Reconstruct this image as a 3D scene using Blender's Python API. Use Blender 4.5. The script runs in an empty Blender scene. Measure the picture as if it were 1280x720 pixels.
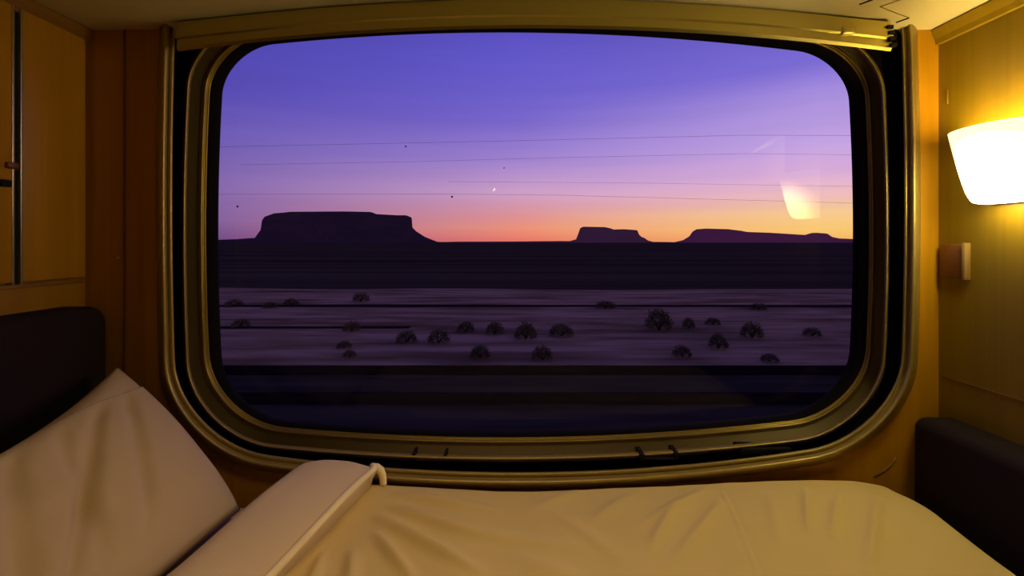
import bpy, bmesh, math, random
from mathutils import Vector, noise
random.seed(7)
S = bpy.context.scene
C = S.collection
F = 560.0            # focal length in pixels of the 1280 px wide frame
HX, HY = 640.0, 303.0  # vanishing point of the lines running away from the camera
D = 1.05             # window wall plane
ZG = -2.5            # ground outside

def at(px, py, y):
    return Vector(((px-HX)/F*y, y, (HY-py)/F*y))

def lin(c):
    return tuple(((v/255)/12.92 if v/255 <= .04045 else ((v/255+.055)/1.055)**2.4) for v in c)

# ------------------------------------------------------------------ materials
def new_mat(name):
    m = bpy.data.materials.new(name); m.use_nodes = True
    nt = m.node_tree
    return m, nt, nt.nodes['Principled BSDF']

def plain(name, col, rough=.5, metal=0, bump=0, bscale=200, spec=.5, var=0.0, sheen=0):
    m, nt, b = new_mat(name)
    b.inputs['Base Color'].default_value = (*col, 1)
    b.inputs['Roughness'].default_value = rough
    b.inputs['Metallic'].default_value = metal
    b.inputs['Specular IOR Level'].default_value = spec
    if sheen: b.inputs['Sheen Weight'].default_value = sheen
    tc = nt.nodes.new('ShaderNodeTexCoord')
    n = nt.nodes.new('ShaderNodeTexNoise'); n.inputs['Scale'].default_value = bscale
    n.inputs['Detail'].default_value = 3
    nt.links.new(tc.outputs['Object'], n.inputs['Vector'])
    if var:
        n2 = nt.nodes.new('ShaderNodeTexNoise'); n2.inputs['Scale'].default_value = 6
        nt.links.new(tc.outputs['Object'], n2.inputs['Vector'])
        mx = nt.nodes.new('ShaderNodeMix'); mx.data_type = 'RGBA'
        mx.inputs['A'].default_value = (*[c*(1-var) for c in col], 1)
        mx.inputs['B'].default_value = (*[min(1, c*(1+var)) for c in col], 1)
        nt.links.new(n2.outputs['Fac'], mx.inputs['Factor'])
        nt.links.new(mx.outputs['Result'], b.inputs['Base Color'])
    if bump:
        bp = nt.nodes.new('ShaderNodeBump'); bp.inputs['Strength'].default_value = bump
        bp.inputs['Distance'].default_value = .002
        nt.links.new(n.outputs['Fac'], bp.inputs['Height'])
        nt.links.new(bp.outputs['Normal'], b.inputs['Normal'])
    return m

def wood(name, c1, c2, rough=.4, scale=(45, 45, 1.6), spec=.4):
    m, nt, b = new_mat(name)
    tc = nt.nodes.new('ShaderNodeTexCoord'); mp = nt.nodes.new('ShaderNodeMapping')
    mp.inputs['Scale'].default_value = scale
    n = nt.nodes.new('ShaderNodeTexNoise'); n.inputs['Scale'].default_value = 1
    n.inputs['Detail'].default_value = 5; n.inputs['Distortion'].default_value = .6
    r = nt.nodes.new('ShaderNodeValToRGB')
    r.color_ramp.elements[0].position = .3; r.color_ramp.elements[0].color = (*c1, 1)
    r.color_ramp.elements[1].position = .72; r.color_ramp.elements[1].color = (*c2, 1)
    nt.links.new(tc.outputs['Object'], mp.inputs['Vector']); nt.links.new(mp.outputs['Vector'], n.inputs['Vector'])
    nt.links.new(n.outputs['Fac'], r.inputs['Fac']); nt.links.new(r.outputs['Color'], b.inputs['Base Color'])
    b.inputs['Roughness'].default_value = rough
    b.inputs['Specular IOR Level'].default_value = spec
    return m

M = {}
M['wood_dark'] = wood('wood_dark', (.42, .20, .004), (.52, .26, .007))
M['wood_light'] = wood('wood_light', (.32, .155, .004), (.42, .205, .008), scale=(8, 38, 1.2))
M['wood_trim'] = wood('wood_trim', (.17, .08, .014), (.23, .11, .02), scale=(30, 1.5, 30))
M['wall_tan'] = wood('wall_tan', (.20, .130, .004), (.24, .155, .006), rough=.4, scale=(20, 60, 1.0))
M['wall_brown'] = wood('wall_brown', (.27, .13, .006), (.33, .165, .010), scale=(8, 38, 1.2))
M['ceiling'] = plain('ceiling_cream', (.53, .48, .27), .6, bump=.1, bscale=60)
M['metal'] = plain('olive_metal', (.40, .30, .085), .38, .55, bump=.06, bscale=40)
M['metal_band'] = plain('brass_band', (.30, .22, .04), .36, .72, bump=.06, bscale=40)
M['reveal'] = plain('reveal_bronze', (.055, .036, .006), .45, .45, bump=.05, bscale=40)
M['valance'] = plain('blind_metal', (.54, .48, .17), .30, 1.0, bump=.05, bscale=50)
M['steel'] = plain('steel_edge', (.55, .50, .42), .35, .9)
M['rubber'] = plain('black_rubber', (.005, .004, .004), .85, spec=.05, bump=.1)
M['black'] = plain('black_gap', (.008, .007, .008), .7, spec=.2)
M['seat'] = plain('seat_fabric', (.014, .008, .012), .85, bump=.5, bscale=500, spec=.2, var=.2)
M['seat_base'] = plain('seat_base', (.05, .04, .035), .7)
M['pillow'] = plain('pillow_cotton', (.50, .385, .23), .85, bump=.25, bscale=700, spec=.15)
M['blanket'] = plain('blanket_cotton', (.70, .54, .24), .85, bump=.3, bscale=600, spec=.15)
M['fold'] = plain('fold_cotton', (.74, .59, .40), .85, bump=.3, bscale=600, spec=.15)
M['hem'] = plain('hem_cotton', (.92, .78, .50), .85, bump=.3, bscale=600, spec=.15)
M['sheet'] = plain('sheet_cotton', (.70, .58, .46), .85, bump=.2, bscale=600)
M['plate'] = plain('switch_brown', (.16, .055, .022), .4)
M['plate_edge'] = plain('switch_edge', (.30, .19, .07), .4)
M['floor'] = plain('floor_carpet', (.06, .05, .06), .95, bump=.8, bscale=400)

def emis(name, col, st):
    m, nt, b = new_mat(name)
    b.inputs['Base Color'].default_value = (*[min(1, c) for c in col], 1)
    b.inputs['Emission Color'].default_value = (*col, 1)
    b.inputs['Emission Strength'].default_value = st
    return m
M['shade'] = emis('lamp_glass', (1, .82, .34), 20.0)
m = M['shade']; nt = m.node_tree; b = nt.nodes['Principled BSDF']
tc = nt.nodes.new('ShaderNodeTexCoord'); dn = nt.nodes.new('ShaderNodeVectorMath'); dn.operation = 'DISTANCE'
dn.inputs[1].default_value = (.93, .87, .115)
mr = nt.nodes.new('ShaderNodeMapRange'); mr.interpolation_type = 'SMOOTHSTEP'
for k_, v_ in (('From Min', .03), ('From Max', .105), ('To Min', 52), ('To Max', 2.2)): mr.inputs[k_].default_value = v_
nt.links.new(tc.outputs['Object'], dn.inputs[0]); nt.links.new(dn.outputs['Value'], mr.inputs['Value'])
nt.links.new(mr.outputs['Result'], b.inputs['Emission Strength'])
M['bulb'] = emis('small_bulb', (1, .85, .55), 30.0)

# glass pane: clear with a mirror-like share at grazing angles
g, nt, b = new_mat('window_glass'); nt.nodes.remove(b)
out = nt.nodes['Material Output']
tr = nt.nodes.new('ShaderNodeBsdfTransparent'); tr.inputs['Color'].default_value = (.97, .97, .98, 1)
gl = nt.nodes.new('ShaderNodeBsdfGlossy'); gl.inputs['Roughness'].default_value = .02
fr = nt.nodes.new('ShaderNodeFresnel'); fr.inputs['IOR'].default_value = 1.5
mx = nt.nodes.new('ShaderNodeMixShader')
fm = nt.nodes.new('ShaderNodeMath'); fm.operation = 'MULTIPLY'; fm.inputs[1].default_value = .38; nt.links.new(fr.outputs['Fac'], fm.inputs[0]); nt.links.new(fm.outputs[0], mx.inputs['Fac']); nt.links.new(tr.outputs['BSDF'], mx.inputs[1]); nt.links.new(gl.outputs['BSDF'], mx.inputs[2])
nt.links.new(mx.outputs['Shader'], out.inputs['Surface'])
M['glass'] = g

def outdoor(name, c1, c2, scale=(.05, 1.2, 1), haze_glow=(0, 0, 0), detail=4, lo=.35, hi=.65):
    m, nt, b = new_mat(name)
    tc = nt.nodes.new('ShaderNodeTexCoord'); mp = nt.nodes.new('ShaderNodeMapping')
    mp.inputs['Scale'].default_value = scale
    n = nt.nodes.new('ShaderNodeTexNoise'); n.inputs['Scale'].default_value = 1; n.inputs['Detail'].default_value = detail
    r = nt.nodes.new('ShaderNodeValToRGB')
    r.color_ramp.elements[0].position = lo; r.color_ramp.elements[0].color = (*c1, 1)
    r.color_ramp.elements[1].position = hi; r.color_ramp.elements[1].color = (*c2, 1)
    nt.links.new(tc.outputs['Object'], mp.inputs['Vector']); nt.links.new(mp.outputs['Vector'], n.inputs['Vector'])
    nt.links.new(n.outputs['Fac'], r.inputs['Fac']); nt.links.new(r.outputs['Color'], b.inputs['Base Color'])
    b.inputs['Roughness'].default_value = 1; b.inputs['Specular IOR Level'].default_value = 0
    if max(haze_glow) > 0:
        b.inputs['Emission Color'].default_value = (*haze_glow, 1); b.inputs['Emission Strength'].default_value = 1  # faint glow in the material stands in for aerial haze
    return m
M['plain'] = outdoor('scrub_plain', (.045, .035, .020), (.10, .075, .045), (.012, .25, 1), haze_glow=(.0012, .0006, .0016))
M['dirt'] = outdoor('pale_dirt', (.24, .155, .07), (.60, .41, .215), (.30, 1.6, 1))
M['ballast'] = outdoor('ballast', (.048, .042, .026), (.085, .075, .046), (.4, 3, 1))
M['rail'] = plain('rail_steel', (.012, .010, .012), 1, 0, spec=0)
M['rut'] = outdoor('dark_rut', (.03, .018, .014), (.06, .03, .025), (.3, 3, 1))
M['mesa_near'] = outdoor('mesa_rock', (.028, .012, .014), (.045, .02, .02), (.004, .004, .02), haze_glow=(.0040, .0026, .0115))
M['mesa_mid'] = outdoor('mesa_rock_hazy', (.04, .017, .02), (.055, .025, .026), (.004, .004, .02), haze_glow=(.022, .008, .028))
M['mesa_far'] = outdoor('mesa_rock_far', (.05, .02, .024), (.065, .028, .03), (.003, .003, .02), haze_glow=(.034, .008, .037))
M['shrub'] = outdoor('sage_leaf', (.09, .085, .04), (.17, .15, .075), (3, 3, 3))
M['stem'] = plain('shrub_stem', (.03, .02, .014), .9)
M['wire'] = plain('wire_black', (.02, .015, .03), .6)
M['speck'] = plain('dirt_speck', (.10, .07, .12), .9)

# ------------------------------------------------------------------ helpers
def obj(name, bm, mat, parent=None, smooth=True, auto=None):
    me = bpy.data.meshes.new(name)
    bmesh.ops.remove_doubles(bm, verts=bm.verts, dist=1e-6)
    bmesh.ops.recalc_face_normals(bm, faces=bm.faces)
    if smooth:
        for f in bm.faces: f.smooth = True
        if auto is not None:
            for e in bm.edges:
                if len(e.link_faces) == 2 and e.calc_face_angle(0) > auto: e.smooth = False
    bm.to_mesh(me); bm.free()
    me.materials.append(mat)
    o = bpy.data.objects.new(name, me); C.objects.link(o)
    if parent is not None:
        o.parent = parent
        w = Vector((0, 0, 0)); q = parent
        while q is not None: w += q.location; q = q.parent
        o.location = -w
    return o

def tag(o, label=None, cat=None, group=None, kind=None):
    if label: o['label'] = label
    if cat: o['category'] = cat
    if group: o['group'] = group
    if kind: o['kind'] = kind
    return o

def thing(name, loc, label=None, cat=None, group=None, kind=None):
    o = bpy.data.objects.new(name, None); C.objects.link(o); o.location = loc
    o.empty_display_size = .05
    return tag(o, label, cat, group, kind)

def box_bm(x0, x1, y0, y1, z0, z1, bev=0, seg=3, bm=None):
    bm2 = bmesh.new()
    bmesh.ops.create_cube(bm2, size=1)
    for v in bm2.verts:
        v.co = Vector((x0 if v.co.x < 0 else x1, y0 if v.co.y < 0 else y1, z0 if v.co.z < 0 else z1))
    if bev: bmesh.ops.bevel(bm2, geom=list(bm2.edges), offset=bev, segments=seg, profile=.5, affect='EDGES')
    return merge(bm, bm2)

def merge(bm, bm2):
    if bm is None: return bm2
    me = bpy.data.meshes.new('tmp'); bm2.to_mesh(me); bm2.free(); bm.from_mesh(me); bpy.data.meshes.remove(me)
    return bm

def tube_bm(pts, r, n=8, bm=None, cap=True):
    bm = bm or bmesh.new()
    rings = []
    for i, p in enumerate(pts):
        p = Vector(p)
        d = (Vector(pts[min(i+1, len(pts)-1)]) - Vector(pts[max(i-1, 0)])).normalized()
        a = d.cross(Vector((0, 0, 1)))
        if a.length < 1e-3: a = d.cross(Vector((1, 0, 0)))
        a.normalize(); b2 = d.cross(a)
        rr = r[i] if isinstance(r, (list, tuple)) else r
        rings.append([bm.verts.new(p + a*rr*math.cos(k*2*math.pi/n) + b2*rr*math.sin(k*2*math.pi/n)) for k in range(n)])
    for A, B in zip(rings, rings[1:]):
        for k in range(n): bm.faces.new((A[k], A[(k+1) % n], B[(k+1) % n], B[k]))
    if cap:
        bm.faces.new(rings[0]); bm.faces.new(rings[-1])
    return bm

def smooth01(x):
    x = max(0, min(1, x)); return x*x*(3-2*x)

# ------------------------------------------------------------------ camera
cd = bpy.data.cameras.new('camera'); cam = bpy.data.objects.new('camera', cd); C.objects.link(cam)
cam.location = (0, 0, 0); cam.rotation_euler = (math.pi/2, 0, 0)
cd.sensor_width = 36; cd.lens = F/1280*36
cd.shift_y = -(360-HY)/1280
cd.clip_start = .02; cd.clip_end = 60000
S.camera = cam

# ------------------------------------------------------------------ window loops
def loop_px(L, R, B, T, rt, rb, k1=.02, k2=.11, sk=.02, ne=28, nc=14):
    """a softly bowed rounded rectangle, points clockwise from the top left"""
    cx, cy, a, b = (L+R)/2, (T+B)/2, (R-L)/2, (B-T)/2
    pts = []
    def arc(x, y, r, a0):
        for i in range(nc+1):
            t = a0 + math.pi/2*i/nc
            pts.append((x+r*math.cos(t), y+r*math.sin(t)))
    def edge(p, q):
        for i in range(1, ne): pts.append((p[0]+(q[0]-p[0])*i/ne, p[1]+(q[1]-p[1])*i/ne))
    arc(-a+rt, -b+rt, rt, math.pi); p = pts[-1]
    edge(p, (a-rt, -b)); arc(a-rt, -b+rt, rt, -math.pi/2)
    edge(pts[-1], (a, b-rb)); arc(a-rb, b-rb, rb, 0)
    edge(pts[-1], (-a+rb, b)); arc(-a+rb, b-rb, rb, math.pi/2)
    edge(pts[-1], (-a, -b+rt))
    res = []
    for x, y in pts:
        u, v = x/a, y/b
        res.append((cx + x*(1-k1*v*v), cy + y*(1-k2*u*u)*(1-sk*u)))
    return res

def loop3(par, y):
    return [at(px, py, y) for px, py in loop_px(*par)]

def lerp(p, q, f):
    return tuple(a+(b2-a)*f for a, b2 in zip(p, q))

GLASS = (273, 1066, 538, 41, 62, 80, .022, .105, .022)
GASK = (258, 1086, 546, 30, 70, 90, .022, .105, .022)
BAND = (234, 1105, 567, 14, 80, 100, .022, .11, .02)
RING2A = (233, 1106, 569, 12, 80, 101, .022, .11, .02)
RING2B = (226, 1112, 578, 5, 84, 106, .022, .115, .02)
GROOV = (214, 1130, 591, -18, 50, 114, .022, .125, .02)
HOLE = (208, 1138, 598, -25, 45, 118, .022, .13, .02)
RIN = (215.5, 1130, 590, -90, 40, 114, .016, .13, .015)
ROUT = (195, 1151, 612, -100, 40, 126, .016, .14, .015)

def sweep(profile, bm=None, zclip=None, closed=True):
    """profile: list of (loop parameters, y)"""
    bm = bm or bmesh.new()
    rows = []
    for par, y in profile:
        row = []
        for p in loop3(par, y):
            if zclip is not None: p.z = min(p.z, zclip)
            row.append(bm.verts.new(p))
        rows.append(row)
    n = len(rows[0])
    for A, B in zip(rows, rows[1:]):
        for k in range(n):
            q = (A[k], A[(k+1) % n], B[(k+1) % n], B[k])
            if zclip is not None and all(v.co.z > zclip-1e-5 for v in q): continue
            bm.faces.new(q)
    return bm

win = thing('window_1', (0.03, D, 0), 'wide train window with rounded corners in a brassy metal frame', 'window', kind='structure')
win['kind'] = 'structure'
# outer rounded bead
prof = []
for i in range(13):
    f = i/12
    if f < .72:
        yy = D - .026*math.sin(math.pi*f/.72)**.7
    else:
        yy = D - .012*math.sin(math.pi*(f-.72)/.28)**.8
    prof.append((lerp(ROUT, RIN, f), yy))
obj('outer_frame', sweep(prof, zclip=.4985), M['metal'], win)
# dark groove
obj('channel', sweep([(HOLE, D), (lerp(HOLE, GROOV, .8), D+.002), (GROOV, D+.03), (lerp(GROOV, RING2B, .5), D+.05), (RING2B, D+.035)]), M['rubber'], win)
# second thin bead
prof = []
for i in range(9):
    f = i/8
    prof.append((lerp(RING2B, RING2A, f), D+.035-.014*math.sin(math.pi*f)))
prof.append((RING2A, D+.05))
obj('inner_bead', sweep(prof), M['metal'], win)
# dark reveal and the ribbed lip next to the glass seal
def reveal_y(f): return D+.05+.026*f - .0085*math.exp(-((f-.74)/.10)**2) - .004*math.exp(-((f-.94)/.04)**2)
obj('reveal', sweep([(lerp(RING2A, GASK, i/24), reveal_y(i/24)) for i in range(0, 15)]), M['reveal'], win)
obj('inner_frame', sweep([(lerp(RING2A, GASK, i/24), reveal_y(i/24)) for i in range(14, 25)]), M['metal_band'], win)
YG = D+.13
obj('gasket', sweep([(GASK, D+.074), (lerp(GASK, GLASS, .25), D+.078), (lerp(GASK, GLASS, .8), D+.10), (GLASS, D+.112), (GLASS, D+.14)]), M['rubber'], win)
bm = bmesh.new()
lp = loop3(lerp(GASK, GLASS, .6), YG)
bm.faces.new([bm.verts.new(p) for p in lp])
obj('glass_pane', bm, M['glass'], win, smooth=False)
# outer skin of the car around the pane, seen only as the dark edge
# dirt specks stuck on the glass
for px, py, r in ((507, 183, 1.3), (630, 210, 1.0), (565, 246, 1.5), (297, 258, 1.5)):
    c = at(px, py, YG-.001); bm = bmesh.new(); r3 = r/F*YG
    vs = [bm.verts.new(c + Vector((math.cos(t*.7)*r3*(.7+.5*random.random()), 0, math.sin(t*.7)*r3*(.7+.5*random.random())))) for t in range(9)]
    bm.faces.new(vs)
    obj('dirt_speck', bm, M['speck'], win, smooth=False)
# clips and slots along the bottom reveal
def reveal_box(px0, px1, py0, py1, y0, y1, bev=.001, bm=None):
    a = at(px0, py0, y0); b = at(px1, py1, y0)
    return box_bm(a.x, b.x, y0, y1, min(a.z, b.z), max(a.z, b.z), bev, 2, bm)
bm = reveal_box(800, 806, 568, 577, 1.065, 1.12); bm = reveal_box(843, 849, 566, 575, 1.065, 1.12, bm=bm); bm = reveal_box(803, 846, 573, 576, 1.065, 1.12, bm=bm)
obj('latch_bracket', bm, M['black'], win, auto=.6)
bm = reveal_box(926, 960, 561, 569, 1.065, 1.12, .0015); bm = reveal_box(958, 990, 560.5, 567, 1.067, 1.12, .0015, bm)
obj('latch_handle', bm, M['black'], win, auto=.6)
bm = reveal_box(515, 519, 567, 576, 1.075, 1.12); bm = reveal_box(555, 558, 568, 575, 1.075, 1.12, bm=bm)
obj('latch_bracket', bm, M['black'], win, auto=.6)

# ------------------------------------------------------------------ room shell
ZF, YB = -1.25, -.55
def zc(x):
    a, b = .497, .551-.0857*(x-.05)**2
    return .5*(a+b+math.sqrt((a-b)**2+.0001))
# window wall with a bowed opening
bm = bmesh.new()
hole = loop3(HOLE, D)
x0, x1, z0, z1 = -1.0, 1.0, ZF, .62
inn, outr = [], []
cc = Vector((.03, D, .0))
for p in hole:
    d = p-cc; s = 1e9
    if d.x > 1e-9: s = min(s, (x1-cc.x)/d.x)
    if d.x < -1e-9: s = min(s, (x0-cc.x)/d.x)
    if d.z > 1e-9: s = min(s, (z1-cc.z)/d.z)
    if d.z < -1e-9: s = min(s, (z0-cc.z)/d.z)
    q = cc+d*s
    inn.append(bm.verts.new(p)); outr.append(bm.verts.new(q))
n = len(inn)
for k in range(n): bm.faces.new((inn[k], inn[(k+1) % n], outr[(k+1) % n], outr[k]))
# corners of the rectangle
for cx_, cz_ in ((x0, z0), (x1, z0), (x0, z1), (x1, z1)):
    best = None
    for k in range(n):
        a, b2 = outr[k].co, outr[(k+1) % n].co
        if abs(a.x-b2.x) > 1e-6 and abs(a.z-b2.z) > 1e-6 and (a-Vector((cx_, D, cz_))).length+(b2-Vector((cx_, D, cz_))).length < 1.2:
            best = k
    if best is not None: bm.faces.new((outr[best], outr[(best+1) % n], bm.verts.new((cx_, D, cz_))))
obj('wall_front', bm, M['wood_dark'], smooth=False)['kind'] = 'structure'
def quad(pts):
    bm = bmesh.new(); bm.faces.new([bm.verts.new(p) for p in pts]); return bm
obj('wall_left', quad([(-1, YB, ZF), (-1, D, ZF), (-1, D, .62), (-1, YB, .62)]), M['wall_brown'], smooth=False)['kind'] = 'structure'
obj('wall_right', quad([(1, YB, ZF), (1, D, ZF), (1, D, .62), (1, YB, .62)]), M['wall_tan'], smooth=False)['kind'] = 'structure'
obj('wall_back', quad([(-1, YB, ZF), (1, YB, ZF), (1, YB, .62), (-1, YB, .62)]), M['wall_brown'], smooth=False)['kind'] = 'structure'
obj('floor', quad([(-1, YB, ZF), (1, YB, ZF), (1, D, ZF), (-1, D, ZF)]), M['floor'], smooth=False)['kind'] = 'structure'
bm = bmesh.new(); rows = []
for i in range(41):
    x = -1+2*i/40; rows.append((bm.verts.new((x, YB, zc(x))), bm.verts.new((x, D+.03, zc(x)))))
for a, b2 in zip(rows, rows[1:]): bm.faces.new((a[0], b2[0], b2[1], a[1]))
obj('ceiling', bm, M['ceiling'])['kind'] = 'structure'
# cornices along both side walls
def cornice(sx):
    bm = bmesh.new(); pr = [(1.0, .4975), (.982, .4975), (.980, .493), (.984, .484), (.989, .474), (.991, .462), (1.0, .462)]
    A = [bm.verts.new((sx*x, YB+.01, z)) for x, z in pr]; B = [bm.verts.new((sx*x, D-.002, z)) for x, z in pr]
    for k in range(len(pr)): bm.faces.new((A[k], A[(k+1) % len(pr)], B[(k+1) % len(pr)], B[k]))
    bm.faces.new(A); bm.faces.new(B)
    return bm
obj('trim_1', cornice(-1), M['wood_trim'], smooth=False)['kind'] = 'structure'
obj('trim_2', cornice(1), M['wall_tan'], smooth=False)['kind'] = 'structure'
# seam of the wood lining left of the window
a = at(156, 40, D); b2 = at(157, 470, D)
obj('trim_3', box_bm(a.x-.0022, a.x+.0022, D-.0025, D, b2.z-.3, .505), M['wood_trim'], smooth=False)['kind'] = 'structure'
# joint across the right wall
obj('trim_4', box_bm(.9985, 1.0, -.4, D-.003, -.3125, -.309), M['wood_trim'], smooth=False)['kind'] = 'structure'
# curved joint in the lining at the lower right corner of the window
obj('trim_5', tube_bm([at(1092, 596, D), at(1106, 588, D), (at(1114, 581, D)), at(1120, 572, D)], .002, 6), M['wood_trim'])['kind'] = 'structure'
# screw in the lining
bm = bmesh.new()
bmesh.ops.create_uvsphere(bm, u_segments=10, v_segments=6, radius=.003)
for v in bm.verts: v.co = Vector((v.co.x, v.co.y*.4, v.co.z)) + at(147, 322, D-.001)
tag(obj('screw', bm, M['steel']), 'small screw head in the brown wood lining left of the window', 'screw')
# ceiling panel joints
def seam(p, q, r=.0016):
    pts = []
    for i in range(7):
        x = p[0]+(q[0]-p[0])*i/6; y = p[1]+(q[1]-p[1])*i/6; pts.append((x, y, zc(x)-.0005))
    return tube_bm(pts, r, 6)
obj('trim_6', seam((.883, .996), (.873, 1.018), .0018), M['black'])['kind'] = 'structure'
obj('trim_7', seam((.770, .915), (.746, .961), .0018), M['black'])['kind'] = 'structure'
obj('trim_8', seam((.812, .925), (.790, .962), .0008), M['wood_trim'])['kind'] = 'structure'
obj('trim_9', seam((.790, .962), (.883, .996), .0008), M['wood_trim'])['kind'] = 'structure'

# ------------------------------------------------------------------ blind box above the window
def arch(px):   # lower edge of the blind box in the wall
    u = (px-668)/450.0
    return 33.5 + 29*u*u
YV = 1.0
bl = thing('roller_blind_box', at(668, 40, YV), 'long arched olive metal blind box above the window', 'blind box')
bm = bmesh.new(); rows = []
for i in range(61):
    px = 219 + (1117-219)*i/60
    x = (px-HX)/F*YV
    zb = (HY-arch(px))/F*YV
    zt = min(zc(x)-.002, zb+.068)
    h = zt-zb
    pr = [(1.046, zt), (YV+.012, zt), (YV+.008, zt-.002), (YV+.008, zt-h*.28), (YV, zt-h*.31), (YV, zt-h*.60), (YV+.005, zt-h*.64), (YV+.004, zb+.006), (YV+.008, zb), (YV+.012, zb+.003), (1.046, zb+.034)]
    rows.append([bm.verts.new((x, y, z)) for y, z in pr])
for A, B in zip(rows, rows[1:]):
    for k in range(len(A)): bm.faces.new((A[k], A[(k+1) % len(A)], B[(k+1) % len(A)], B[k]))
bm.faces.new(rows[0]); bm.faces.new(rows[-1])
obj('cover', bm, M['valance'], bl, auto=.5)
bm = bmesh.new()
for j, (px, py) in enumerate(((1113, 33), (1115, 40), (1116, 47), (1118, 55))):
    c = at(px, py, YV-.003); box_bm(c.x-.006, c.x+.008, c.y, c.y+.03, c.z-.004, c.z+.004, .001, 2, bm)
obj('end_clip', bm, M['black'], bl, auto=.6)
c = at(1062, 37, YV-.004)
obj('catch', box_bm(c.x-.015, c.x+.015, c.y, c.y+.02, c.z-.008, c.z+.009, .004, 3), M['valance'], bl)
# black strip put in for the shade between blind box and glass
bm = bmesh.new(); rows = []
for i in range(61):
    px = 240 + (1100-240)*i/60; y0_ = D+.001
    rows.append([bm.verts.new(at(px, arch(px)-14, D+.02)), bm.verts.new(at(px, arch(px)+1.5, D+.02)), bm.verts.new(at(px, arch(px)+1.5, D+.03)), bm.verts.new(at(px, arch(px)-14, D+.03))])
for A, B in zip(rows, rows[1:]):
    for k in range(4): bm.faces.new((A[k], A[(k+1) % 4], B[(k+1) % 4], B[k]))
obj('under_box_shadow', bm, M['black'], bl)

# ------------------------------------------------------------------ closet doors on the left wall
def closet(y0, y1, label, edge):
    t = thing('closet_door', (-1, (y0+y1)/2, -.08), label, 'closet door')
    obj('door_panel', box_bm(-.9995, -.988, y0, y1, -.080, .470, .002, 2), M['wood_light'], t, auto=.6)
    obj('edge_strip', box_bm(-.998, -.986, edge-.0022, edge+.0022, -.085, .470, .0008, 2), M['steel'], t, auto=.6)
    return t
closet(.9035, 1.038, 'pale wood closet door between the dark slot and the window corner', .9015)
t = closet(.2, .885, 'pale wood closet door at the left edge of the picture', .8865)
obj('latch', box_bm(-.990, -.980, .872, .892, .145, .158, .003, 2), M['plate'], t)
obj('latch', box_bm(-.990, -.980, .862, .880, .108, .122, .003, 2), M['black'], t)
obj('trim_10', box_bm(-.9995, -.994, .885, .905, -.085, .470), M['black'], smooth=False)['kind'] = 'structure'
obj('trim_11', box_bm(-.9995, -.990, .2, 1.042, -.092, -.084, .001), M['wood_trim'], smooth=False)['kind'] = 'structure'

# ------------------------------------------------------------------ wall plate and sconce on the right wall
sw = thing('switch_plate', (1, 1.0, -.04), 'small brown switch plate with pale near edge below the wall lamp', 'switch plate')
obj('plate', box_bm(.990, .9995, .984, 1.037, -.080, -.004, .002, 2), M['plate'], sw, auto=.6)
obj('edge', box_bm(.985, .9995, .975, .983, -.082, -.001, .002, 2), M['plate_edge'], sw, auto=.6)
pm = thing('mounting_tab', (1, 1.02, .32), 'tiny vertical metal tab on right wall near the corner', 'mounting tab')
obj('tab', box_bm(.996, .9995, 1.025, 1.029, .318, .350, .001, 2), M['wall_tan'], pm, auto=.6)

lamp = thing('wall_lamp', (1, .88, .16), 'glowing white glass wall lamp on the right wall', 'lamp')
Y0L, ZT, ZB = .88, .228, .088
bm = bmesh.new(); rows = []
NS = 25; NV = 10
def shade_pt(th, v, inset=0):
    # v = 0 top, 1 bottom
    f = 1 - v
    w = .074 + (.097-.074)*f**.75; d = .058 + (.100-.058)*f**.75
    z = ZB + (ZT-ZB)*f
    return Vector((.998-(d-inset)*math.sin(th)**.8, Y0L+(w-inset)*math.cos(th), z))
for j in range(NV+1):
    rows.append([bm.verts.new(shade_pt(math.pi*i/(NS-1), j/NV)) for i in range(NS)])
# rounded bottom
for (ins, dz) in ((.004, .005), (.012, .008), (.03, .009)):
    r_ = []
    for i in range(NS):
        p = shade_pt(math.pi*i/(NS-1), 1, ins); p.z -= dz; r_.append(bm.verts.new(p))
    rows.append(r_)
for A, B in zip(rows, rows[1:]):
    for k in range(NS-1): bm.faces.new((A[k], A[k+1], B[k+1], B[k]))
bm.faces.new(rows[-1])
obj('lamp_shade', bm, M['shade'], lamp)
obj('back_plate', box_bm(.990, .9995, Y0L-.055, Y0L+.055, ZB-.010, ZT-.02, .003, 2), M['plate_edge'], lamp, auto=.6)

# small reading light on the wall behind the camera, seen only as a reflection in the pane
rl = thing('reading_light', (-.104, YB, .335), 'tiny warm reading light mirrored as a dot in the window', 'lamp')
bm = bmesh.new(); bmesh.ops.create_uvsphere(bm, u_segments=16, v_segments=10, radius=.011)
for v in bm.verts: v.co += Vector((-.114, YB+.035, .335))
obj('bulb', bm, M['bulb'], rl)
obj('holder', tube_bm([(-.114, YB+.0005, .335), (-.114, YB+.012, .335), (-.114, YB+.026, .335)], [.02, .018, .012], 16), M['steel'], rl)

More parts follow.
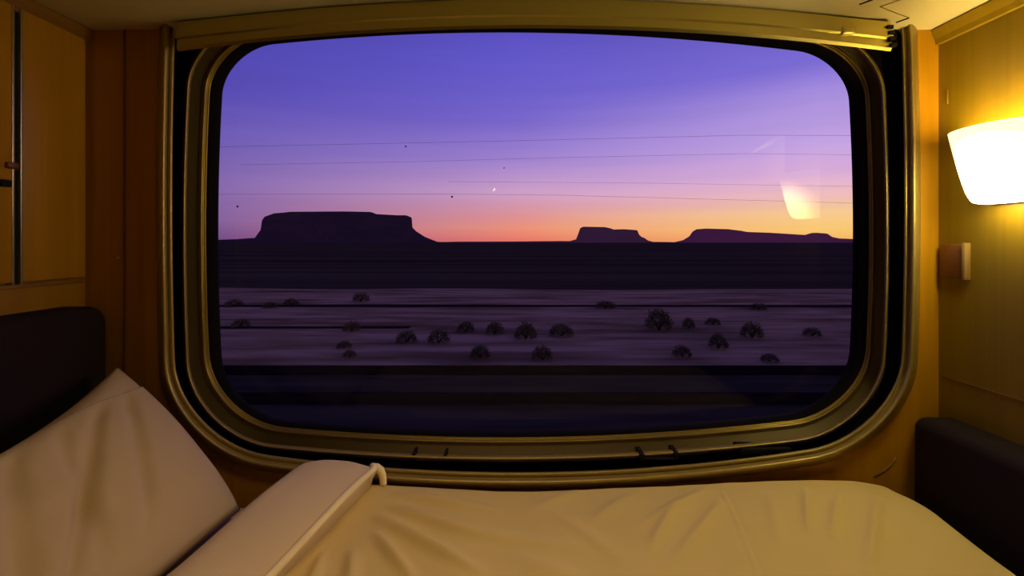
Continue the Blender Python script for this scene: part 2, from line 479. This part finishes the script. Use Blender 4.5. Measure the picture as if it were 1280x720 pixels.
# ------------------------------------------------------------------ seats at both ends of the bed
def backrest(xa, xb, y0, y1, z0, z1, r, inner):
    """slab standing on a side wall; profile rounded at the far top corner"""
    bm = bmesh.new(); rows = []; NS_ = 6
    sg = 1 if xb > xa else -1
    def prof_(o):
        rr = max(.002, r-o); p = [(y0, z0), (y1-o, z0)]
        for i in range(9):
            t_ = math.pi/2*i/8; p.append((y1-o-rr+rr*math.cos(t_), z1-o-rr+rr*math.sin(t_)))
        p.append((y0, z1-o)); return p
    lay = [(xa, 0)] + [(xb-sg*inner*(1-math.sin(math.pi/2*k/NS_)), inner*(1-math.cos(math.pi/2*k/NS_))) for k in range(NS_+1)]
    for x, o in lay: rows.append([bm.verts.new((x, y, z)) for y, z in prof_(o)])
    for A, B in zip(rows, rows[1:]):
        n = len(A)
        for k in range(n): bm.faces.new((A[k], A[(k+1) % n], B[(k+1) % n], B[k]))
    bm.faces.new(rows[0]); bm.faces.new(rows[-1])
    return bm
sl = thing('train_seat', (-.95, .5, ZF), 'dark fabric seat back behind the pillow on the left wall', 'seat')
obj('backrest', backrest(-.999, -.938, .0, 1.042, -.80, -.143, .045, .014), M['seat'], sl, auto=.8)
obj('seat_cushion', box_bm(-.936, -.03, .12, 1.02, -.86, -.705, .02, 3), M['seat'], sl)
obj('seat_base', box_bm(-.93, -.10, .16, 1.0, ZF, -.862, .005, 2), M['seat_base'], sl)
sr = thing('train_seat', (.95, .5, ZF), 'dark fabric seat back at the foot of the bed on the right wall', 'seat')
obj('backrest', backrest(.999, .924, .0, 1.044, -.80, -.398, .03, .026), M['seat'], sr, auto=.8)
obj('seat_cushion', box_bm(-.02, .920, .12, 1.02, -.86, -.705, .02, 3), M['seat'], sr)
obj('seat_base', box_bm(.10, .915, .16, 1.0, ZF, -.862, .005, 2), M['seat_base'], sr)

# ------------------------------------------------------------------ bed
ZBED = -.562
mt = thing('mattress', (0, .6, -.70), 'narrow berth mattress in a pale fitted sheet below pillow and blanket', 'mattress')
obj('fitted_sheet', box_bm(-.925, .82, .33, 1.005, -.704, -.583, .03, 4), M['sheet'], mt)

def bed_xy(px, py, z=ZBED):
    y = -z*F/(py-HY); return (px-HX)/F*y, y
# creases: (start, end, width, height) with points in bed coordinates
creases = []
def crease(p, q, w, h):
    creases.append((Vector(bed_xy(*p)), Vector(bed_xy(*q)), w, h))
crease((474, 652), (600, 716), .013, .0075)
crease((470, 672), (520, 730), .011, .0065)
crease((492, 640), (600, 672), .012, .006)
crease((440, 695), (438, 745), .012, .0055)
crease((402, 700), (385, 750), .010, .0045)
crease((500, 625), (620, 640), .014, .005)
crease((560, 662), (720, 688), .018, .0045)
crease((880, 622), (800, 662), .012, .0040)
crease((845, 640), (812, 690), .010, .0050)
crease((900, 640), (835, 715), .011, .0045)
crease((790, 625), (740, 655), .014, .0035)
crease((720, 618), (660, 640), .014, .0035)
crease((1008, 628), (1010, 672), .008, .0045)
crease((1048, 636), (1040, 680), .008, .0045)
crease((1098, 640), (1085, 720), .010, .0050)
crease((962, 632), (975, 690), .012, .0025)
crease((650, 700), (740, 735), .02, .004)
crease((690, 640), (770, 700), .016, .003)
SEAM = [Vector(bed_xy(903, 625)), Vector(bed_xy(925, 668)), Vector(bed_xy(948, 722)), Vector(bed_xy(968, 790))]
def seg_dist(p, a, b):
    ab = b-a; t = max(0, min(1, (p-a).dot(ab)/ab.length_squared))
    return (p-(a+ab*t)).length, t
def bed_z(x, y):
    p = Vector((x, y)); z = ZBED
    z += .006*noise.noise(Vector((x*4, y*4, .3))) + .0022*noise.noise(Vector((x*13+y*5, y*9, 2.1)))
    for a, b, w, h in creases:
        d, t = seg_dist(p, a, b)
        if d < 3*w: z += 1.9*h*math.exp(-(d/w)**2)*math.sin(math.pi*min(1, max(0, .12+.8*t)))
    for a, b in zip(SEAM, SEAM[1:]):
        d, t = seg_dist(p, a, b)
        if d < .02:
            z += .0016*math.exp(-(d/.0035)**2) - .0012*math.exp(-((d-.006)/.004)**2)
    z += .014*smooth01((-x-.02)/.3)*smooth01((y-.85)/.15) + .024*smooth01((x-.05)/.65)*smooth01((y-.72)/.25) + .003 - .016*smooth01((x-.74)/.13)*smooth01((y-.90)/.12)
    return z
XL, XR, YN, YF = -.50, .872, .27, 1.024
R = .045
def blanket_pt(a, b):
    """a across the length 0..1, b across the width 0..1; edges roll down"""
    arcl = R*math.pi/2; drop = .05
    LX = (XR-R-XL) + arcl + drop
    sx = a*LX
    LY = (YF-.02-(YN+R)) + arcl*2 + 2*drop
    sy = b*LY - drop - arcl
    # x direction
    if sx < XR-R-XL: x = XL+sx; dzx = 0
    elif sx < XR-R-XL+arcl:
        t_ = (sx-(XR-R-XL))/R; x = XR-R+R*math.sin(t_); dzx = -(R-R*math.cos(t_))
    else: x = XR; dzx = -R-(sx-(XR-R-XL+arcl))
    W = YF-.02-(YN+R)
    Rf = .02
    if sy < -arcl: y = YN; dzy = -R+(sy+arcl)
    elif sy < 0:
        t_ = -sy/R; y = YN+R-R*math.sin(t_); dzy = -(R-R*math.cos(t_))
    elif sy < W: y = YN+R+sy; dzy = 0
    elif sy < W+arcl:
        t_ = (sy-W)/arcl*math.pi/2; y = YF-Rf+Rf*math.sin(t_); dzy = -(Rf-Rf*math.cos(t_))
    else: y = YF; dzy = -Rf-(sy-W-arcl)
    # droop a little towards the far right corner
    k = smooth01((x-.45)/.45)*smooth01((y-.8)/.25)
    z = bed_z(x, y) + dzx + dzy
    return Vector((x, y, z))
bk = thing('blanket', (.2, .6, -.6), 'cream blanket spread over the bed with soft creases', 'blanket')
bm = bmesh.new(); NA, NB = 330, 190
grid = [[bm.verts.new(blanket_pt(i/NA, j/NB)) for j in range(NB+1)] for i in range(NA+1)]
for i in range(NA):
    for j in range(NB):
        bm.faces.new((grid[i][j], grid[i+1][j], grid[i+1][j+1], grid[i][j+1]))
obj('cover', bm, M['blanket'], bk)
# turned-down band
def xleft(y): return -.498 + (max(y, .70)-.98)*.195
def xright(y): return -.31 + (y-.993)*.25
bm = bmesh.new(); rows = []
NT = 80
for j in range(NT+1):
    y = .28 + (1.006-.28)*j/NT
    e = 1-smooth01((y-.93)/.08)       # the far end sinks a little
    xl, xr = xleft(y), xright(y); w = xr-xl
    top = -.497 - .022*smooth01((.95-y)/.3)
    n1 = .004*noise.noise(Vector((y*7, .2, 1))); 
    base = ZBED-.014
    pr = []
    pr.append((xl+.045, base))
    pr.append((xl+.02, base+.002)); pr.append((xl+.006, base+.012)); pr.append((xl-.002, base+.030))
    pr.append((xl-.002, base+.044)); pr.append((xl+.006, top-.010)); pr.append((xl+.022, top-.002))
    for q in range(1, 10):
        f = q/10
        xx = xl+.022+(w-.022)*f
        zz = top + .003*math.sin(math.pi*f) - .008*f*f + .0035*noise.noise(Vector((xx*16, y*5, 4.))) + n1
        pr.append((xx, zz))
    pr.append((xr, top-.010)); pr.append((xr+.003, top-.018)); pr.append((xr-.004, top-.030)); pr.append((xr-.012, base+.012)); pr.append((xr-.03, base))
    yo = 0
    rows.append([bm.verts.new((x_, y + (.012*math.sin((x_-xl)*20) if j > NT-3 else 0), z_)) for x_, z_ in pr])
for A, B in zip(rows, rows[1:]):
    for k in range(len(A)): bm.faces.new((A[k], A[(k+1) % len(A)], B[(k+1) % len(A)], B[k]))
bm.faces.new(rows[0])
# rounded far end
c_ = [v.co.copy() for v in rows[-1]]
cen = sum(c_, Vector())/len(c_)
prev = rows[-1]
for s_, dy in ((.93, .008), (.8, .013), (.5, .016)):
    nr = []
    for v in c_:
        nv = Vector((cen.x+(v.x-cen.x)*(.5+.5*s_), v.y+dy, cen.z+(v.z-cen.z)*s_)); nr.append(bm.verts.new(nv))
    for k in range(len(nr)): bm.faces.new((prev[k], prev[(k+1) % len(nr)], nr[(k+1) % len(nr)], nr[k]))
    prev = nr
bm.faces.new(prev)
fold = obj('turned_down_edge', bm, M['fold'], bk)
pts = []
for j in range(41):
    y = .28+(1.0-.28)*j/40
    top = -.497 - .022*smooth01((.95-y)/.3)
    pts.append((xright(y)+.001, y, top-.008+.0015*noise.noise(Vector((y*12, 0, 9)))))
pts += [at(466, 583.5, 1.006), at(471, 584.5, 1.010), at(475.5, 588, 1.012), at(478, 594, 1.012), at(479, 601, 1.010), at(479, 607, 1.008)]
rad = [.0070]*(len(pts)-6)+[.0085, .0090, .0090, .0085, .008, .0075]
obj('hem', tube_bm(pts, rad, 10), M['hem'], fold)

# pillow leaning on the left seat
pl = thing('pillow', (-.7, .7, -.58), 'plump white pillow leaning on the left seat back', 'pillow')
PA, PB = Vector((-.868, .985, -.272)), Vector((-.560, .925, -.552))     # far top, far bottom
PD, PC = Vector((-.80, .30, -.345)), Vector((-.572, .26, -.545))        # near top, near bottom
TH = .062
def pil(a, b, side, off=0):
    """a: -1 top .. 1 bottom, b: -1 far .. 1 near"""
    fa, fb = (a+1)/2, (b+1)/2
    pin = 1 - .05*(1-a*a)*0
    p = (PA*(1-fa)+PB*fa)*(1-fb) + (PD*(1-fa)+PC*fa)*fb
    ax = ((PB-PA)*(1-fb)+(PC-PD)*fb).normalized(); bx = ((PD-PA)*(1-fa)+(PC-PB)*fa).normalized()
    nrm = ax.cross(bx)
    if nrm.x < 0: nrm = -nrm
    # the long edges sag between the ears
    sag = (1-b*b)
    if a < 0: p += ax*(.055*sag*(-a)**3)
    else: p -= ax*(.012*sag*a**3)
    e = (1-a*a)
    if b < 0: p += bx*(-.022*e*(-b)**3)*-1*-.6
    h = TH*(max(0, 1-abs(a)**2.4)*max(0, 1-abs(b)**2.6))**.55
    w = .0035*noise.noise(Vector((p.y*8+a*2, a*2.0, 5.1))) + .0045*noise.noise(Vector((p.y*5-a*3.0, a*1.5+p.y*2, 8.8)))
    # soft creases falling from the seam
    for (b0, sl_, wd, hh) in ((-.74, .35, .045, .012), (-.50, .5, .05, .014), (-.30, .16, .045, .008), (-.06, .25, .06, .010), (.2, .2, .06, .008)):
        dd = (b-(b0+sl_*(a+.5)))/wd
        w -= hh*math.exp(-dd*dd)*smooth01((a+.75)/.25)*smooth01((.75-a)/.5)
    edge = min(1, (1-abs(a))*5)*min(1, (1-abs(b))*5)
    return p + nrm*(side*(h+off) + (w*edge if side > 0 else 0))
def pil_mesh(f0, a0=-1):
    bm = bmesh.new(); n_, m_ = 60, 90
    for side in (1, -1):
        g_ = [[bm.verts.new(f0(-1+2*i/n_, -1+2*j/m_, side)) for j in range(m_+1)] for i in range(n_+1)]
        for i in range(n_):
            for j in range(m_): bm.faces.new((g_[i][j], g_[i+1][j], g_[i+1][j+1], g_[i][j+1]))
    bmesh.ops.remove_doubles(bm, verts=bm.verts, dist=1e-5)
    return bm
obj('cushion', pil_mesh(pil), M['pillow'], pl)
# overlapping panel of the pillowcase; its edge is the seam across the top of the pillow
bm = bmesh.new(); n_, m_ = 60, 90
def seam_a(b): return -.66 - .20*smooth01((b+1)/.75)
g_ = []
for i in range(n_+1):
    row = []
    for j in range(m_+1):
        b = -.985+1.97*j/m_; a0 = seam_a(b); a = a0 + (.985-a0)*i/n_
        o_ = .0055 if i > 0 else -.003
        if j in (0, m_) or i == n_: o_ = -.004
        row.append(bm.verts.new(pil(a, b, 1, o_)))
    g_.append(row)
for i in range(n_):
    for j in range(m_): bm.faces.new((g_[i][j], g_[i+1][j], g_[i+1][j+1], g_[i][j+1]))
obj('pillowcase_panel', bm, M['pillow'], pl)

# ------------------------------------------------------------------ outside: ground, track, shrubs, mesas, wires
def strip(y0, y1, z, xs=400, nx=2):
    return quad([(-xs, y0, z), (xs, y0, z), (xs, y1, z), (-xs, y1, z)])
obj('desert_ground', quad([(-40000, 2.2, ZG-.012), (40000, 2.2, ZG-.012), (40000, 40000, ZG-.012), (-40000, 40000, ZG-.012)]), M['plain'], smooth=False)['kind'] = 'structure'
def wavy_strip(y0, y1, z, amp, seed, xs=120, n=240, mat=None, name='', amp0=None):
    bm = bmesh.new(); rows = []
    a0 = amp if amp0 is None else amp0
    for i in range(n+1):
        x = -xs+2*xs*i/n
        rows.append((bm.verts.new((x, y0+a0*noise.noise(Vector((x*.12, seed, 0))), z)), bm.verts.new((x, y1+amp*noise.noise(Vector((x*.09, seed+5, 0))), z))))
    for a, b in zip(rows, rows[1:]): bm.faces.new((a[0], b[0], b[1], a[1]))
    o = obj(name, bm, mat, smooth=False); o['kind'] = 'structure'; return o
wavy_strip(7.5, 24.0, ZG, 2.2, 1., mat=M['dirt'], name='dirt_ground', amp0=0)
wavy_strip(17.3, 17.9, ZG+.01, .25, 3., xs=70, mat=M['rut'], name='rut_ground')
o = wavy_strip(13.0, 13.35, ZG+.01, .2, 6., xs=7.2, mat=M['rut'], name='rut_ground'); o.location.x = -10.2
bm = bmesh.new(); pr = [(2.2, ZG+.002), (9.0, ZG+.002), (8.85, ZG+.03), (8.35, ZG+.09), (6.6, ZG+.09), (6.2, ZG+.05), (2.2, ZG+.05)]
A = [bm.verts.new((-150, y, z)) for y, z in pr]; B = [bm.verts.new((150, y, z)) for y, z in pr]
for k in range(len(pr)): bm.faces.new((A[k], A[(k+1) % len(pr)], B[(k+1) % len(pr)], B[k]))
obj('ballast_ground', bm, M['ballast'], smooth=False)['kind'] = 'structure'
def rail(y):
    bm = bmesh.new(); zb = ZG+.09
    pr = [(-.07, 0), (.07, 0), (.07, .012), (.012, .03), (.01, .115), (.035, .122), (.035, .15), (-.035, .15), (-.035, .122), (-.01, .115), (-.012, .03), (-.07, .012)]
    A = [bm.verts.new((-150, y+a, zb+b)) for a, b in pr]; B = [bm.verts.new((150, y+a, zb+b)) for a, b in pr]
    for k in range(len(pr)): bm.faces.new((A[k], A[(k+1) % len(pr)], B[(k+1) % len(pr)], B[k]))
    bm.faces.new(A); bm.faces.new(B)
    return bm
tag(obj('rail', rail(6.72), M['rail'], smooth=False), 'dark rail outside, nearer of the two rails to the window', 'rail', 'rails of the neighbouring track')
tag(obj('rail', rail(8.2), M['rail'], smooth=False), 'dark rail outside, farther rail beside the pale dirt strip', 'rail', 'rails of the neighbouring track')

def shrub_mesh(seed, n=1000):
    rnd = random.Random(seed); bm = bmesh.new()
    for i in range(n):
        th = rnd.uniform(0, 2*math.pi); ph = math.acos(rnd.uniform(0, 1)); r = rnd.uniform(.45, 1)**.6
        lump = .8+.25*noise.noise(Vector((math.cos(th)*1.5, math.sin(th)*1.5, seed)))
        d = Vector((math.sin(ph)*math.cos(th), math.sin(ph)*math.sin(th), math.cos(ph)))
        p = Vector((d.x*.5*r*lump, d.y*.5*r*lump, .08+d.z*.9*r*lump))
        t = (d+Vector((rnd.uniform(-.5, .5), rnd.uniform(-.5, .5), rnd.uniform(0, .6)))).normalized()
        s = t.cross(Vector((rnd.uniform(-1, 1), rnd.uniform(-1, 1), rnd.uniform(-1, 1)))).normalized()
        l = rnd.uniform(.05, .11); w = rnd.uniform(.015, .03)
        bm.faces.new([bm.verts.new(q) for q in (p-s*w*.4, p+t*l*.5-s*w, p+t*l, p+t*l*.5+s*w, )])
    return bm
def stems_mesh(seed):
    rnd = random.Random(seed); bm = bmesh.new()
    for i in range(14):
        th = rnd.uniform(0, 6.28); k = rnd.uniform(.15, .4)
        tube_bm([(0, 0, -.02), (math.cos(th)*k*.5, math.sin(th)*k*.5, .3), (math.cos(th)*k, math.sin(th)*k, rnd.uniform(.5, .85))], [.016, .011, .005], 5, bm)
    return bm
protos = []
for s_ in range(3):
    r_ = thing('shrub', (0, 0, 0))
    obj('foliage', shrub_mesh(s_+1), M['shrub'], r_, smooth=False)
    obj('stems', stems_mesh(s_+11), M['stem'], r_)
    protos.append(r_)
SH = [  # px, py of the base, width and height in px
 (293, 383, 26, 10), (338, 385, 20, 9), (364, 381, 22, 9), (301, 409, 26, 12), (440, 414, 26, 14), (451, 377, 24, 13),
 (430, 435, 22, 10), (508, 428, 30, 17), (548, 429, 32, 20), (582, 415, 26, 15), (618, 418, 26, 18), (657, 424, 34, 24),
 (437, 446, 20, 10), (600, 447, 30, 18), (678, 450, 30, 20), (702, 420, 38, 17), (757, 385, 30, 10), (824, 413, 38, 31),
 (861, 411, 18, 16), (853, 446, 26, 16), (898, 436, 28, 22), (891, 406, 22, 10), (940, 422, 32, 22), (948, 387, 22, 9), (962, 452, 26, 11), (1015, 420, 24, 12)]
spec = {17: 'tallest and darkest shrub on the dirt strip, right of the middle of the window'}
order = sorted(range(len(SH)), key=lambda i: SH[i][0])
words = ['first', 'second', 'third', 'fourth', 'fifth', 'sixth', 'seventh', 'eighth', 'ninth', 'tenth', 'eleventh', 'twelfth', 'thirteenth', 'fourteenth']
for i, (px, py, w, h) in enumerate(SH):
    y = -ZG*F/(py-HY); x = (px-HX)/F*y
    if i < 3: root = protos[i]
    else:
        src = protos[i % 3]; root = src.copy(); C.objects.link(root)
        for ch in list(src.children):
            c2 = ch.copy(); C.objects.link(c2); c2.parent = root
    root.location = (x, y, ZG)
    root.rotation_euler = (0, 0, i*1.7)
    sc_ = w/F*y; root.scale = (sc_, sc_, h/F*y*1.05)
    rank = order.index(i)
    n_ = len(SH)
    if i in spec: lab = spec[i]
    elif rank < n_/2: lab = 'low dark desert shrub on the dirt, %s from the left end of the window' % words[rank]
    else: lab = 'low dark desert shrub on the dirt, %s from the right end of the window' % words[n_-1-rank]
    tag(root, lab, 'shrub', 'shrubs on the dirt strip')

def mesa(profile, y, depth, mat, name, label, talus=.35, rough=.06):
    """profile: (px, py) skyline points; a flat-topped hill with cliffs and aprons built at distance y"""
    pts = []
    for (a, b) in zip(profile, profile[1:]):
        n_ = max(1, int(abs(b[0]-a[0])/1.4))
        for k in range(n_): pts.append((a[0]+(b[0]-a[0])*k/n_, a[1]+(b[1]-a[1])*k/n_))
    pts.append(profile[-1])
    hmax = max(max(0, (HY-p[1])/F*y) for p in pts)
    bm = bmesh.new(); rows = []; NJ = 26
    for (px, py) in pts:
        h = (HY-py)/F*y - ZG
        h = max(h, 0)
        row = []
        for j in range(NJ+1):
            v = -1+2*j/NJ; av = abs(v)
            if av < .30: f = 1
            elif av < .42: f = 1-.45*(av-.30)/.12
            else: f = .55*max(0, 1-(av-.42)/.58)**1.4
            hh = h*f
            w = noise.noise(Vector((px*.06, v*5, 1.3)))*hmax*rough*.5
            yy = y + depth*v + w*1.2
            if .5 < av < .98: hh *= 1+.25*noise.noise(Vector((px*.15, v*3, 7)))
            row.append(bm.verts.new(((px-HX)/F*y, yy, ZG-.05+hh)))
        rows.append(row)
    for A, B in zip(rows, rows[1:]):
        for k in range(NJ): bm.faces.new((A[k], A[k+1], B[k+1], B[k]))
    return tag(obj(name, bm, mat, smooth=False), label, 'mesa')
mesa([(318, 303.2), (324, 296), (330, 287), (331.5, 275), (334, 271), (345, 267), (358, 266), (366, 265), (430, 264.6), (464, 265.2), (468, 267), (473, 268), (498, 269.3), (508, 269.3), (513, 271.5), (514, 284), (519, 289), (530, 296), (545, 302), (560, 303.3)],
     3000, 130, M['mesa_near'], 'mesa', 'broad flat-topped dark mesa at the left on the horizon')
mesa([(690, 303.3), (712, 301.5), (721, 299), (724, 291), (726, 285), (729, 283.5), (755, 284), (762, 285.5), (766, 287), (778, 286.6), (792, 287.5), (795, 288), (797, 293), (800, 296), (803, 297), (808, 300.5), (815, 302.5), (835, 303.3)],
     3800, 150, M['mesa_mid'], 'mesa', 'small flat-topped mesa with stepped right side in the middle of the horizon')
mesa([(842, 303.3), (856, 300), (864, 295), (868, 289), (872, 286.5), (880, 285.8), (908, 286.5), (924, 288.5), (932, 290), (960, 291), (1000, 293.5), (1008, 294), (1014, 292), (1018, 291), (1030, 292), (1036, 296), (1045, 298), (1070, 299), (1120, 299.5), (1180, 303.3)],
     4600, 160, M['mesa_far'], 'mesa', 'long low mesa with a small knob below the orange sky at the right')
# low far rises along the horizon
def rise(pts_, y, mat, label):
    o = mesa(pts_, y, 200, mat, 'low_ridge', label); o['category'] = 'ridge'; return o
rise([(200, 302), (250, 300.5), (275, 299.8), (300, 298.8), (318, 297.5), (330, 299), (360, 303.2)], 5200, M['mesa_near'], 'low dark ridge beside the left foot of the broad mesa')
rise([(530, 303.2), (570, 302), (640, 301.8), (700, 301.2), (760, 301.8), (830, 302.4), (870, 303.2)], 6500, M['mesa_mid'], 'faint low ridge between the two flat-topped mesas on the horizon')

# wires beside the line
def wire(pxs, y, r, label):
    pts = [at(px, py, y) for px, py in pxs]
    return tag(obj('overhead_wire', tube_bm(pts, r, 6), M['wire']), label, 'wire', 'telegraph wires across the sky')
YW = 12.0
wire([(150, 186), (400, 181), (640, 176), (930, 169), (1060, 169.5), (1300, 174)], YW, .0030, 'topmost thin wire across the sky outside')
wire([(300, 206), (520, 202), (700, 197), (935, 192), (1065, 193.5), (1300, 199)], YW, .0026, 'second thin wire from the top across the sky outside')
wire([(560, 227), (815, 229), (1065, 233), (1300, 238)], YW, .0024, 'third thin wire from the top across the sky outside')
wire([(150, 243), (560, 242.6), (700, 244), (1000, 252), (1065, 254), (1300, 260)], YW, .0030, 'lowest thin wire across the sky just above the mesas')

# ------------------------------------------------------------------ sky
w = bpy.data.worlds.new('dusk_sky'); S.world = w; w.use_nodes = True
nt = w.node_tree; N = nt.nodes; Lk = nt.links
bg = N['Background']
def math_(op, a, b=None, clamp=False):
    n_ = N.new('ShaderNodeMath'); n_.operation = op; n_.use_clamp = clamp
    for k, v in enumerate((a, b)):
        if v is None: continue
        if isinstance(v, (int, float)): n_.inputs[k].default_value = v
        else: Lk.new(v, n_.inputs[k])
    return n_.outputs[0]
tc = N.new('ShaderNodeTexCoord'); sp = N.new('ShaderNodeSeparateXYZ'); Lk.new(tc.outputs['Generated'], sp.inputs[0])
X, Y, Z = sp.outputs
hyp = math_('SQRT', math_('ADD', math_('MULTIPLY', X, X), math_('MULTIPLY', Y, Y)))
el = math_('DIVIDE', Z, math_('MAXIMUM', hyp, .001))
P = math_('DIVIDE', el, .6, True)
az = math_('ARCTAN2', X, Y)
def ramp(stops):
    r = N.new('ShaderNodeValToRGB'); cr = r.color_ramp
    while len(cr.elements) < len(stops): cr.elements.new(.5)
    for e, (t_, c_) in zip(cr.elements, stops):
        e.position = min(1, t_/.6); e.color = (*lin(c_), 1)
    Lk.new(P, r.inputs['Fac']); return r.outputs['Color']
zen = (44, 40, 112)
RL = ramp([(0, (108, 72, 132)), (.042, (132, 98, 160)), (.095, (135, 105, 172)), (.194, (112, 94, 182)), (.29, (88, 76, 180)), (.383, (80, 72, 178)), (.6, zen)])
RC = ramp([(0, (238, 118, 104)), (.032, (240, 148, 122)), (.068, (222, 150, 158)), (.1125, (208, 162, 202)), (.184, (164, 134, 210)), (.273, (122, 104, 206)), (.36, (106, 94, 206)), (.45, (98, 86, 202)), (.6, zen)])
RR = ramp([(0, (250, 178, 96)), (.026, (255, 205, 118)), (.056, (255, 208, 148)), (.085, (244, 192, 188)), (.129, (222, 176, 220)), (.187, (196, 164, 228)), (.27, (172, 146, 224)), (.335, (126, 110, 216)), (.6, (60, 54, 130))])
def mix(f, a, b):
    m_ = N.new('ShaderNodeMix'); m_.data_type = 'RGBA'
    Lk.new(f, m_.inputs['Factor']); Lk.new(a, m_.inputs['A']); Lk.new(b, m_.inputs['B']); return m_.outputs['Result']
def mapr(v, a, b):
    m_ = N.new('ShaderNodeMapRange'); m_.interpolation_type = 'SMOOTHSTEP'
    Lk.new(v, m_.inputs['Value']); m_.inputs['From Min'].default_value = a; m_.inputs['From Max'].default_value = b
    return m_.outputs['Result']
f1 = math_('DIVIDE', math_('ADD', az, .60), .62, True)
f2 = math_('DIVIDE', math_('ADD', az, -.02), .58, True)
col = mix(f2, mix(f1, RL, RC), RR)
# faint thin bands of cloud
mp = N.new('ShaderNodeMapping'); mp.inputs['Scale'].default_value = (1.2, 1.2, 26)
nz = N.new('ShaderNodeTexNoise'); nz.inputs['Scale'].default_value = 1.6; nz.inputs['Detail'].default_value = 4
Lk.new(tc.outputs['Generated'], mp.inputs['Vector']); Lk.new(mp.outputs['Vector'], nz.inputs['Vector'])
band = math_('ADD', math_('MULTIPLY', math_('SUBTRACT', nz.outputs['Fac'], .5), .16), 1.0)
# a short pale contrail
yy = math_('MAXIMUM', Y, .01)
U = math_('DIVIDE', X, yy); V = math_('DIVIDE', Z, yy)
u0, v0, u1, v1 = (935-640)/F, (303-193)/F, (976-640)/F, (303-172)/F
L_ = math.hypot(u1-u0, v1-v0); cu, cv = (u1-u0)/L_, (v1-v0)/L_
du = math_('SUBTRACT', U, u0); dv = math_('SUBTRACT', V, v0)
al = math_('ADD', math_('MULTIPLY', du, cu), math_('MULTIPLY', dv, cv))
pe = math_('ABSOLUTE', math_('SUBTRACT', math_('MULTIPLY', du, cv), math_('MULTIPLY', dv, cu)))
on = math_('MULTIPLY', mapr(al, 0, .02), math_('SUBTRACT', 1.0, mapr(al, L_*.5, L_)))
wd = math_('ADD', .0025, math_('MULTIPLY', al, .07))
acr = math_('SUBTRACT', 1.0, math_('DIVIDE', pe, math_('MAXIMUM', wd, .001), True), True)
trail = math_('MULTIPLY', math_('MULTIPLY', on, acr), math_('GREATER_THAN', Y, .05))
white = N.new('ShaderNodeRGB'); white.outputs[0].default_value = (.75, .58, .78, 1)
col = mix(math_('MULTIPLY', trail, .45), col, white.outputs[0])
vm = N.new('ShaderNodeVectorMath'); vm.operation = 'SCALE'
Lk.new(col, vm.inputs[0]); Lk.new(band, vm.inputs['Scale'])
Lk.new(vm.outputs[0], bg.inputs['Color']); bg.inputs['Strength'].default_value = 1.0

# ------------------------------------------------------------------ lamps
def light(name, typ, loc, energy, col, rot=(0, 0, 0), **kw):
    l = bpy.data.lights.new(name, typ); l.energy = energy; l.color = col
    for k, v in kw.items(): setattr(l, k, v)
    o = bpy.data.objects.new(name, l); C.objects.link(o); o.location = loc; o.rotation_euler = rot
    return o
light('sconce_bulb', 'POINT', (.945, Y0L, ZT-.02), 0.55, (1, .84, .36), shadow_soft_size=.02)
light('ceiling_strip_light', 'AREA', (.0, .52, .535), 1.6, (1, .67, .32), shape='RECTANGLE', size=.8, size_y=.12, spread=math.radians(110))

light('left_wall_fill', 'AREA', (.93, .70, .30), 1.1, (1, .68, .30), rot=(math.radians(12), math.radians(90), 0), shape='RECTANGLE', size=.16, size_y=.2, spread=math.radians(100))  # added fill that brightens the left wall and closet, not a compartment lamp

# ------------------------------------------------------------------ render look
S.view_settings.view_transform = 'Standard'
S.view_settings.look = 'None'
S.view_settings.exposure = 0
S.cycles.use_denoising = True
S.cycles.max_bounces = 8
S.cycles.caustics_reflective = False
S.cycles.caustics_refractive = False
